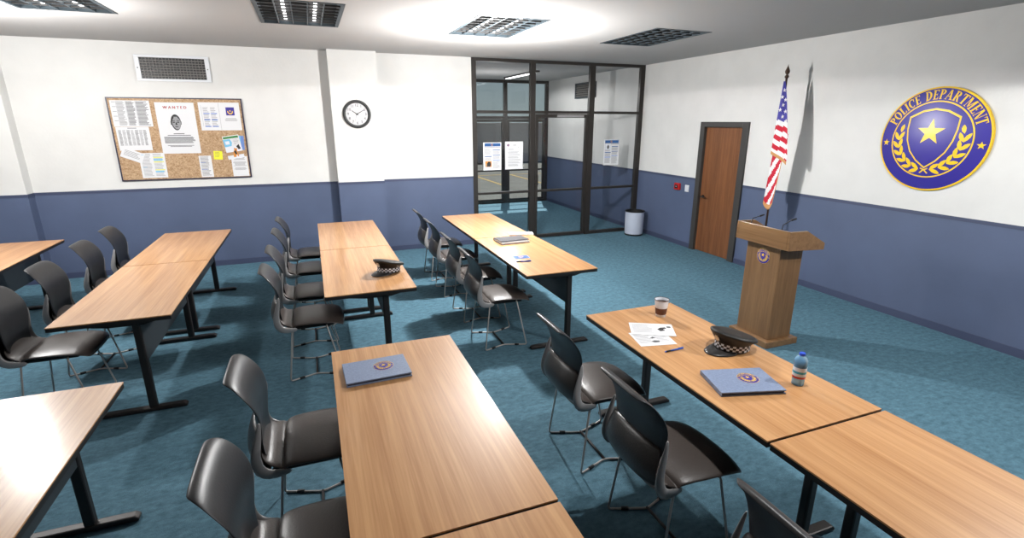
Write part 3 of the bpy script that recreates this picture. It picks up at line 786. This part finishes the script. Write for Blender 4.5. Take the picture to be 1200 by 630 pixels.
class Sheet:
    """a sheet in the xz plane facing -y (local), w x h, origin centre"""
    def __init__(s, w, h, mi=0): s.b = MB(); s.w, s.h = w, h; s.b.box(-w/2, w/2, -.0012, 0, -h/2, h/2, mi); s.k = 0
    def r(s, u0, u1, v0, v1, mi, lift=1):
        y = -.0012-.0005*lift; w, h = s.w, s.h
        s.b.quad((-w/2+u0*w, y, h/2-v0*h), (-w/2+u1*w, y, h/2-v0*h), (-w/2+u1*w, y, h/2-v1*h), (-w/2+u0*w, y, h/2-v1*h), mi)
    def lines(s, u0, u1, v0, v1, n, mi, fill=.5, rag=.0, cent=False):
        for k in range(n):
            a = v0+(v1-v0)*k/n; d = random.random()*rag*(u1-u0)
            s.r(u0+(d/2 if cent else 0), u1-(d/2 if cent else d), a, a+(v1-v0)/n*fill, mi)
    def poly(s, pts, mi, lift=1.5):
        y = -.0012-.0005*lift; s.b.add([(-s.w/2+u*s.w, y, s.h/2-v*s.h) for u, v in pts], [tuple(range(len(pts)))], mi)
    def txt(s, t, u, v, size, mi):
        vs, fs = text_mesh(t, size); y = -.0012-.0006*1.5
        s.b.add([(-s.w/2+u*s.w+x, y, s.h/2-v*s.h+z) for x, z in vs], fs, mi)
    def seal(s, u, v, R): 
        f = lambda a, c, h: (-s.w/2+u*s.w+a, -.0012-.0008-h, s.h/2-v*s.h+c)
        build_seal(s.b, R, f, .0002, 13, 14, .0004)
    def put(s, name, label, x, y, z, rot=0, rx=0, rz=0, group=None, cat='paper'):
        o = s.b.build(name, PM); o.location = (x, y, z); o.rotation_euler = (rx, rot, rz); return tag(o, label, cat, group)
yb = YB-.0185; GR = 'papers pinned to the cork board'
s = Sheet(.425, .322)
s.lines(.04, .14, .05, .95, 5, 2, .12)
for c0, c1 in ((.16, .36), (.40, .62), (.65, .96)): s.lines(c0, c1, .04, .96, 22, 1 if c0 != .16 else 2, .55, .35)
for cc in (.15, .385, .635): s.r(cc, cc+.006, .03, .97, 2, 2)
s.put('schedule_sheet', 'dense grey timetable sheet at the top left corner of the cork board', -2.094, yb, 2.094, 0, group=GR)
s = Sheet(.362, .295)
s.r(.35, .62, .04, .065, 1)
for k in range(7): s.lines(.06+.125*k, .06+.125*k+.10, .14, .80, 15, 2 if k % 2 else 1, .5, .25)
s.put('table_sheet', 'white sheet with a grey number table under the timetable sheet', -2.117, yb-.0008, 1.782, 0, group=GR)
s = Sheet(.245, .13)
s.lines(.12, .85, .2, .8, 5, 1, .25, .4)
s.put('note_slip', 'tilted white slip half tucked under other sheets at left of the cork board', -2.172, yb-.003, 1.575, math.radians(24), group=GR)
s = Sheet(.288, .322)
s.lines(.08, .46, .04, .95, 20, 2, .35, .2); s.r(.08, .2, .06, .075, 6, 2); s.r(.08, .25, .56, .575, 6, 2)
s.lines(.54, .92, .04, .95, 20, 2, .35, .2)
for v in (.16, .34, .66): s.r(.54, .93, v, v+.04, 9, 2)
s.r(.54, .9, .24, .30, 6, 2); s.r(.54, .88, .72, .78, 6, 2)
s.put('highlighted_sheet', 'white sheet with yellow highlighted lines at the bottom left of the cork board', -1.962, yb-.002, 1.438, 0, group=GR)
s = Sheet(.442, .65)
[s.txt('W A N T E D', .5+d, .098, .047, 4) for d in (-.004, 0, .004)]
cx, cy = .47, .385
hd = [(cx+.132*math.cos(a)*(1-.14*max(0, -math.sin(a))), cy-.155*math.sin(a)) for a in [2*PI*k/28 for k in range(28)]]
s.poly(hd, 3, 1)
fc_ = [(cx+.012+.112*math.cos(a)*(1-.16*max(0, -math.sin(a))), cy+.018-.118*math.sin(a)) for a in [2*PI*k/24 for k in range(24)]]
s.poly(fc_, 2, 2)
for e in (-1, 1):
    s.poly([(cx+e*.055-.030, cy-.012), (cx+e*.055+.030, cy-.012), (cx+e*.055+.024, cy+.008), (cx+e*.055-.024, cy+.008)], 3, 3)
    s.poly([(cx+e*.058-.036, cy-.042), (cx+e*.058+.036, cy-.042), (cx+e*.058+.034, cy-.030), (cx+e*.058-.034, cy-.030)], 3, 3)
    s.poly([(cx+e*.13-.012, cy-.02), (cx+e*.13+.012, cy-.02), (cx+e*.13+.008, cy+.045), (cx+e*.13-.01, cy+.045)], 1, 1)
s.poly([(cx-.008, cy), (cx+.014, cy), (cx+.03, cy+.05), (cx-.02, cy+.05)], 3, 3)
s.poly([(cx-.04, cy+.078), (cx+.05, cy+.076), (cx+.035, cy+.092), (cx-.03, cy+.092)], 3, 3)
s.poly([(cx-.045, cy-.11), (cx+.06, cy-.11), (cx+.05, cy-.065), (cx-.035, cy-.065)], 2, 3)
s.lines(.36, .64, .60, .625, 1, 1, .6); s.lines(.2, .8, .632, .65, 1, 1, .7)
s.lines(.1, .9, .668, .80, 7, 1, .6, .1); s.lines(.08, .92, .835, .875, 2, 1, .5, .35, True)
s.put('wanted_poster', 'large white WANTED poster with a grey face in the middle of the cork board', -1.607, yb, 1.911, 0, group=GR, cat='poster')
s = Sheet(.486, .36)
s.r(.487, .493, .02, .98, 2, 2)
s.r(.06, .065, .1, .85, 2, 2)
for c0 in (.1, .28):
    s.lines(c0, c0+.14, .18, .88, 14, 2, .35, .3)
    for v in (.38, .60, .84): s.r(c0, c0+.15, v, v+.035, 5, 2)
s.r(.655, .865, .17, .46, 13, 1); s.b.m[-1] = 13
ringp = ring_seg(.76, .315, .05, .07, .072, .105, PI*.95, PI*2.05, 10)
for q in ringp: s.poly([(u, .63-v) for u, v in q][::-1], 14, 2)
s.poly([(.76+x, .30-y*1.35) for x, y in star_poly(0, 0, .028)], 14, 3)
s.lines(.58, .94, .56, .68, 4, 2, .4, .4, True)
s.put('open_brochure', 'white two page brochure with a navy square emblem, top right of the cork board', -1.094, yb, 2.062, 0, group=GR)
s = Sheet(.13, .19, 6)
s.r(.7, 1, 0, 1, 5, 1)
s.put('blue_leaflet', 'light blue leaflet peeping out behind the dog photo flyer', -.915, yb-.0002, 1.715, math.radians(2), group=GR)
s = Sheet(.205, .31)
s.r(.04, .96, .03, .12, 7); s.r(0, 1, .12, .46, 0, 1)
s.poly([(0, .14), (.42, .14), (.5, .3), (.42, .44), (0, .46)], 6)
s.r(.1, .35, .22, .36, 15, 3)
s.lines(.6, .92, .17, .4, 6, 2, .4, .3)
s.r(0, 1, .46, 1, 15, 1); s.r(0, 1, .70, 1, 10, 1.5)
s.r(0, 1, .84, 1, 15, 1.8)
s.poly([(.36, .92), (.40, .72), (.5, .62), (.52, .52), (.60, .56), (.7, .56), (.66, .66), (.7, .9), (.62, .92), (.58, .78), (.52, .93)], 11, 3)
s.poly([(.46, .70), (.58, .62), (.62, .8), (.52, .82)], 3, 3.5)
s.poly([(.68, .48), (.86, .40), (.92, .6), (.78, .62)], 3, 3)
s.put('dog_photo_flyer', 'tilted green headed flyer with a dog photo, right side of the cork board', -.99, yb-.003, 1.658, math.radians(-8), group=GR)
s = Sheet(.106, .112, 8); s.lines(.15, .85, .15, .8, 5, 1, .22, .4)
s.put('sticky_note', 'bright yellow sticky note on the cork board', -1.191, yb, 1.553, math.radians(3), group=GR)
s = Sheet(.148, .285); s.lines(.1, .88, .05, .95, 17, 1, .35, .3); s.r(.1, .5, .3, .32, 5, 2); s.r(.1, .6, .62, .64, 5, 2)
s.put('narrow_list_sheet', 'narrow white printed list at the bottom of the cork board, below the sticky note', -1.353, yb, 1.407, 0, group=GR)
s = Sheet(.198, .27); s.lines(.14, .86, .06, .2, 3, 1, .35, .4, True); s.lines(.08, .92, .27, .5, 6, 2, .45, .3, True); s.lines(.08, .92, .56, .7, 4, 2, .45, .3, True)
s.put('notice_sheet', 'white printed notice in the bottom right corner of the cork board', -.939, yb-.001, 1.398, 0, group=GR)

# ---- posters on the glass partition
yg = YB+.0295
def bulletin(dog):
    s = Sheet(.315, .45)
    s.r(.07, .95, .03, .145, 12); s.seal(.48, .087, .022)
    s.r(.07, .95, .165, .185, 2)
    s.lines(.08, .46, .22, .46, 8, 2, .45, .2); s.r(.08, .46, .485, .515, 12, 2)
    s.lines(.08, .46, .54, .66, 4, 2, .45, .2)
    s.r(.52, .92, .26, .285, 12, 2); s.r(.52, .92, .45, .475, 12, 2); s.r(.52, .92, .62, .645, 5, 2)
    s.lines(.52, .92, .31, .43, 4, 2, .45, .2); s.lines(.52, .92, .5, .6, 4, 2, .45, .2); s.lines(.52, .92, .67, .95, 9, 2, .4, .3)
    if dog:
        s.r(.1, .45, .67, .88, 11, 2); s.poly([(.16, .87), (.2, .75), (.28, .69), (.38, .70), (.42, .8), (.36, .87)], 3, 3)
        s.poly([(.12, .87), (.14, .78), (.2, .76), (.2, .87)], 10, 3.5)
    else:
        s.r(.1, .45, .17, .40, 15, 2); s.poly([(.22, .36), (.20, .27), (.28, .2), (.35, .27), (.33, .36)], 1, 3)
        s.r(.08, .46, .67, .70, 5, 2); s.lines(.08, .46, .73, .93, 6, 2, .45, .2)
    return s
bulletin(True).put('bulletin_poster', 'blue headed bulletin with a dog photo on the left glass pane', 2.795, yg, 1.445, 0, group='posters on the glass partition', cat='poster')
s = Sheet(.32, .455)
s.seal(.17, .13, .022); s.txt('', 0, 0, 1, 1) if False else None
s.r(.44, .62, .12, .145, 2); s.r(.72, .78, .2, .215, 2)
s.lines(.18, .5, .25, .32, 2, 2, .35, .3)
for v0, n in ((.36, 3), (.46, 2), (.54, 3), (.64, 2), (.72, 3), (.82, 3)): s.lines(.16, .86, v0, v0+.026*n, n, 2, .4, .25)
s.put('letter_poster', 'plain white typed letter beside the dog bulletin on the left glass pane', 3.18, yg, 1.452, 0, group='posters on the glass partition', cat='poster')
bulletin(False).put('bulletin_poster', 'blue headed bulletin with a portrait on the right hand glass pane', 5.062, yg, 1.465, 0, group='posters on the glass partition', cat='poster')

# ================================================================== THINGS ON TABLES
def folder(cx, cy, w, d, rz, label):
    r = thing('folder', label, 'folder', (cx, cy, T), rz, 'blue police folders')
    b = MB(); b.box(-w/2, w/2, -d/2, d/2, .0, .007); b.build('back_cover', FOLDER, r, bevel=.002)
    b = MB(); b.box(-w/2+.006, w/2-.006, -d/2+.006, d/2-.006, .007, .016); b.build('pages', FOLDERD, r)
    b = MB(); b.box(-w/2, w/2, -d/2, d/2, .016, .023); b.box(-w/2, -w/2+.004, -d/2, d/2, .006, .017); cv = b.build('front_cover', FOLDER, r, bevel=.002)
    b = MB(); f = lambda a, c, h: (w*.12+a, .012+c, .0235+h)
    build_seal(b, .052, f, .0006, 0, 1, .0004); b.build('emblem', [NAVY, GOLD], cv)
    return r
folder(.208, 2.518, .325, .235, math.radians(2), 'blue folder with round emblem alone on the bottom middle table')
folder(1.902, 1.735, .325, .235, math.radians(-16), 'blue folder with round emblem between cap and bottle on the lectern side table')

def cap(cx, cy, rz, label):
    r = thing('police_cap', label, 'cap', (cx, cy, T), rz, 'black police caps')
    # front is +x
    N = 36; rx, ry = .104, .088
    b = MB()
    zs = [.012, .0235, .035, .0465, .058]
    for j in range(4):
        for k in range(N):
            a0, a1 = 2*PI*k/N, 2*PI*(k+1)/N
            def P(a, z): 
                s = 1+.25*(z-.012); tilt = .010*math.cos(a)
                return (rx*s*math.cos(a), ry*s*math.sin(a), z+tilt)
            col = (1 if (k+j) % 2 == 0 else 0) if j < 3 else 2
            b.add([P(a0, zs[j]), P(a1, zs[j]), P(a1, zs[j+1]), P(a0, zs[j+1])], [(0, 1, 2, 3)], col)
    b.build('checkered_band', [CHKW, CHKB, CAPB], r)
    b = MB(); v = []; seg = 48
    rows = [(1.0, .0, 0.), (1.02, .052, .0), (1.07, .060, .2), (1.17, .070, .6), (1.27, .080, 1.), (1.30, .088, 1.), (1.27, .095, 1.), (1.10, .101, 1.), (.7, .103, 1.), (.25, .103, 1.)]
    for s_, z, tl in rows:
        for k in range(seg):
            a = 2*PI*k/seg; v.append(((rx*s_+.004*tl)*math.cos(a)-.002, (ry*s_*1.06)*math.sin(a), z+tl*.034*math.cos(a)*s_*.85+.01*(1-tl)*math.cos(a)*(1 if z else 0)))
    v0 = v[seg:]; n = len(rows)-1
    b.add(v0, [(i*seg+k, i*seg+(k+1) % seg, (i+1)*seg+(k+1) % seg, (i+1)*seg+k) for i in range(n-1) for k in range(seg)]+[tuple(range((n-1)*seg, n*seg))])
    b.build('crown', CAPB, r, smooth=True)
    b = MB(); b.lathe([(.097, .002), (.099, .003), (.099, .014), (.096, .013)], (0, 0, 0), 48, sy=.84, cap0=False, cap1=False); b.build('lower_piping', CAPB, r, smooth='auto')
    b = MB(); nu, nv = 20, 6; top = []; 
    for i in range(nv+1):
        t = i/nv
        for k in range(nu+1):
            a = -1.15+2.3*k/nu; e = math.cos(a/1.15*PI/2)
            ex = .066*t*e**.7 if e > 0 else 0
            top.append(((rx+ex)*math.cos(a)+ex*.25, (ry+ex*.55)*math.sin(a), .020-.016*t*t-.004*(1-math.cos(a))))
    fs = [(i*(nu+1)+k, i*(nu+1)+k+1, (i+1)*(nu+1)+k+1, (i+1)*(nu+1)+k) for i in range(nv) for k in range(nu)]
    b.add(top, fs); vo = b.build('visor', CAPV, r, smooth=True); so = vo.modifiers.new('thickness', 'SOLIDIFY'); so.thickness = .003
    b = MB(); pts = [(.015*math.cos(PI*k/8)*(1+.25*(k % 2)), .017*math.sin(PI*k/8)*(1+.2*(k % 2))) for k in range(16)]
    b.prism(pts, lambda a, c, h: (.122+h+.35*c, a, .088+c), 0, .005); b.build('badge', SILVER, r)
    return r
cap(.535, 4.385, math.radians(218), 'black police cap with checkered band on the middle table below the clock')
cap(2.165, 2.075, math.radians(182), 'black police cap with checkered band on the lectern side table by the folder')

# coffee cup
cu = thing('coffee_cup', 'white paper coffee cup with brown sleeve at the end of the lectern side table', 'cup', (2.10, 2.655, T))
b = MB(); b.lathe([(.031, 0), (.0325, .002), (.046, .112), (.048, .114), (.048, .118), (.045, .118), (.0435, .113), (.031, .01), (.0, .008)], (0, 0, 0), 32, cap0=True, cap1=False); b.build('cup_body', CUPW, cu, smooth='auto')
b = MB(); b.lathe([(.0345, .018), (.0350, .018), (.0405, .062), (.0400, .062)], (0, 0, 0), 32, cap0=False, cap1=False); b.build('sleeve', CUPBR, cu, smooth='auto')
b = MB(); b.lathe([(.0, .1005), (.0425, .1005)], (0, 0, 0), 32, cap0=False, cap1=False); b.build('coffee', COFFEE, cu)
b = MB(); b.lathe([(.0455, .1165), (.0495, .1165), (.0495, .1205), (.0455, .1205), (.0455, .1165)], (0, 0, 0), 32, cap0=False, cap1=False); b.build('rim', mat('cup_rim_brown', (60, 34, 28), .4), cu, smooth='auto')
# bottle
bo = thing('water_bottle', 'small blue water bottle with red striped label on the lectern side table', 'bottle', (2.163, 1.632, T))
b = MB(); b.lathe([(.024, 0), (.029, .004), (.029, .045), (.030, .05), (.030, .095), (.029, .10), (.0300, .112), (.0315, .124), (.030, .137), (.022, .149), (.013, .155), (.012, .158)], (0, 0, 0), 28); b.build('bottle_body', BOTTLE, bo, smooth=True)
b = MB(); b.lathe([(.0306, .040), (.0306, .050), (.0308, .051), (.0308, .066), (.0308, .078), (.0306, .098)], (0, 0, 0), 28, cap0=False, cap1=False, mids=[0, 0, 1, 2, 1]); b.build('label', [REDP, CUPW, LABELT], bo, smooth='auto')
b = MB(); b.lathe([(.0135, .157), (.014, .158), (.014, .168), (.0125, .171)], (0, 0, 0), 20); b.build('bottle_cap', BLUEC, bo, smooth='auto')
# pens
def pen(cx, cy, rz, label, L_=.14):
    r = thing('pen', label, 'pen', (cx, cy, T+.005), rz, 'blue pens')
    b = MB(); b.tube([(-L_*.2, 0, 0), (L_*.42, 0, 0)], .0048, 10); b.build('barrel', BLUEP, r, smooth=True)
    b = MB(); b.tube([(-L_*.42, 0, 0), (-L_*.2, 0, 0)], .0050, 10); b.build('grip', BLACK, r, smooth=True)
    b = MB(); b.tube([(-L_*.5, 0, 0), (-L_*.42, 0, 0)], [.001, .0045], 10); b.build('tip', BLUEP, r, smooth=True)
    b = MB(); b.tube([(L_*.18, 0, .0055), (L_*.45, 0, .0065)], .0018, 6); b.tube([(L_*.42, 0, 0), (L_*.48, 0, 0)], .003, 8); b.build('clip', BLUEP, r, smooth=True)
pen(1.835, 2.172, math.radians(2), 'blue pen lying by the white papers on the lectern side table')
pen(1.758, 4.262, math.radians(-10), 'blue pen beside the blue booklet on the glass partition table', .15)
# papers on the lectern side table
for i, (cx, cy, rz, w_, d_, lab) in enumerate(((1.82, 2.36, -12, .225, .20, 'white printed sheet lying under the other paper beside the pen'), (1.90, 2.475, -28, .27, .19, 'white printed sheet with a dark picture lying on top of another paper'))):
    s = Sheet(w_, d_)
    s.lines(.06, .55, .1, .85, 9, 2, .3, .3)
    if i == 1:
        s.poly([(.62, .5), (.70, .35), (.82, .3), (.84, .42), (.76, .46), (.80, .58), (.68, .66)], 3, 2); s.r(.86, .95, .2, .34, 1)
    else:
        s.lines(.6, .92, .15, .8, 8, 2, .25, .5); s.poly([(.4, .7), (.5, .66), (.62, .7), (.6, .8), (.45, .82)], 1, 2); s.poly([(.45, .45), (.55, .4), (.6, .5), (.5, .52)], 1, 2)
    o = s.b.build('paper_sheet', PM); o.location = (cx, cy, T+.0002+.0022*i); o.rotation_euler = (-PI/2, 0, 0)
    o.matrix_world = Matrix.Translation((cx, cy, T+.0003+.0024*i)) @ Matrix.Rotation(math.radians(rz), 4, 'Z') @ Matrix.Rotation(-PI/2, 4, 'X')
    tag(o, lab, 'paper', 'papers on the lectern side table')
# binder, newspaper and booklet on the glass partition table
bd = thing('binder', 'dark grey binder with white pages on the glass partition table', 'binder', (1.955, 5.09, T), math.radians(2))
b = MB(); b.box(-.165, .165, -.125, .125, 0, .004); b.box(-.165, .165, .121, .125, .004, .026); b.build('back_cover', DARK, bd)
b = MB(); b.box(-.158, .158, -.118, .119, .0045, .022); b.build('pages', PAPER, bd)
b = MB(); b.add([(-.165, -.10, .030), (.165, -.10, .030), (.165, .127, .026), (-.165, .127, .026), (-.165, -.10, .034), (.165, -.10, .034), (.165, .127, .030), (-.165, .127, .030)], [(0, 1, 2, 3), (4, 5, 6, 7), (0, 1, 5, 4), (2, 3, 7, 6), (1, 2, 6, 5), (0, 3, 7, 4)]); b.build('front_cover', mat('binder_grey', (66, 66, 70), .5), bd)
s = Sheet(.28, .13); 
for k in range(4): s.lines(.05+.235*k, .05+.235*k+.2, .12, .9, 9, 2, .4, .2)
s.b.box(-.138, .138, 0, .012, -.063, .063, 0)
o = s.b.build('folded_newspaper', PM); o.matrix_world = Matrix.Translation((2.19, 5.40, T+.0125)) @ Matrix.Rotation(math.radians(-14), 4, 'Z') @ Matrix.Rotation(-PI/2, 4, 'X')
tag(o, 'folded white newspaper behind the grey binder', 'newspaper')
s = Sheet(.15, .105, 5); s.r(.05, .95, .08, .92, 12); s.seal(.5, .45, .03); s.lines(.2, .8, .8, .9, 2, 0, .3)
o = s.b.build('booklet', PM); o.matrix_world = Matrix.Translation((1.80, 4.43, T+.0003)) @ Matrix.Rotation(math.radians(-4), 4, 'Z') @ Matrix.Rotation(-PI/2, 4, 'X')
tag(o, 'small blue booklet beside the blue pen on the glass partition table', 'booklet')
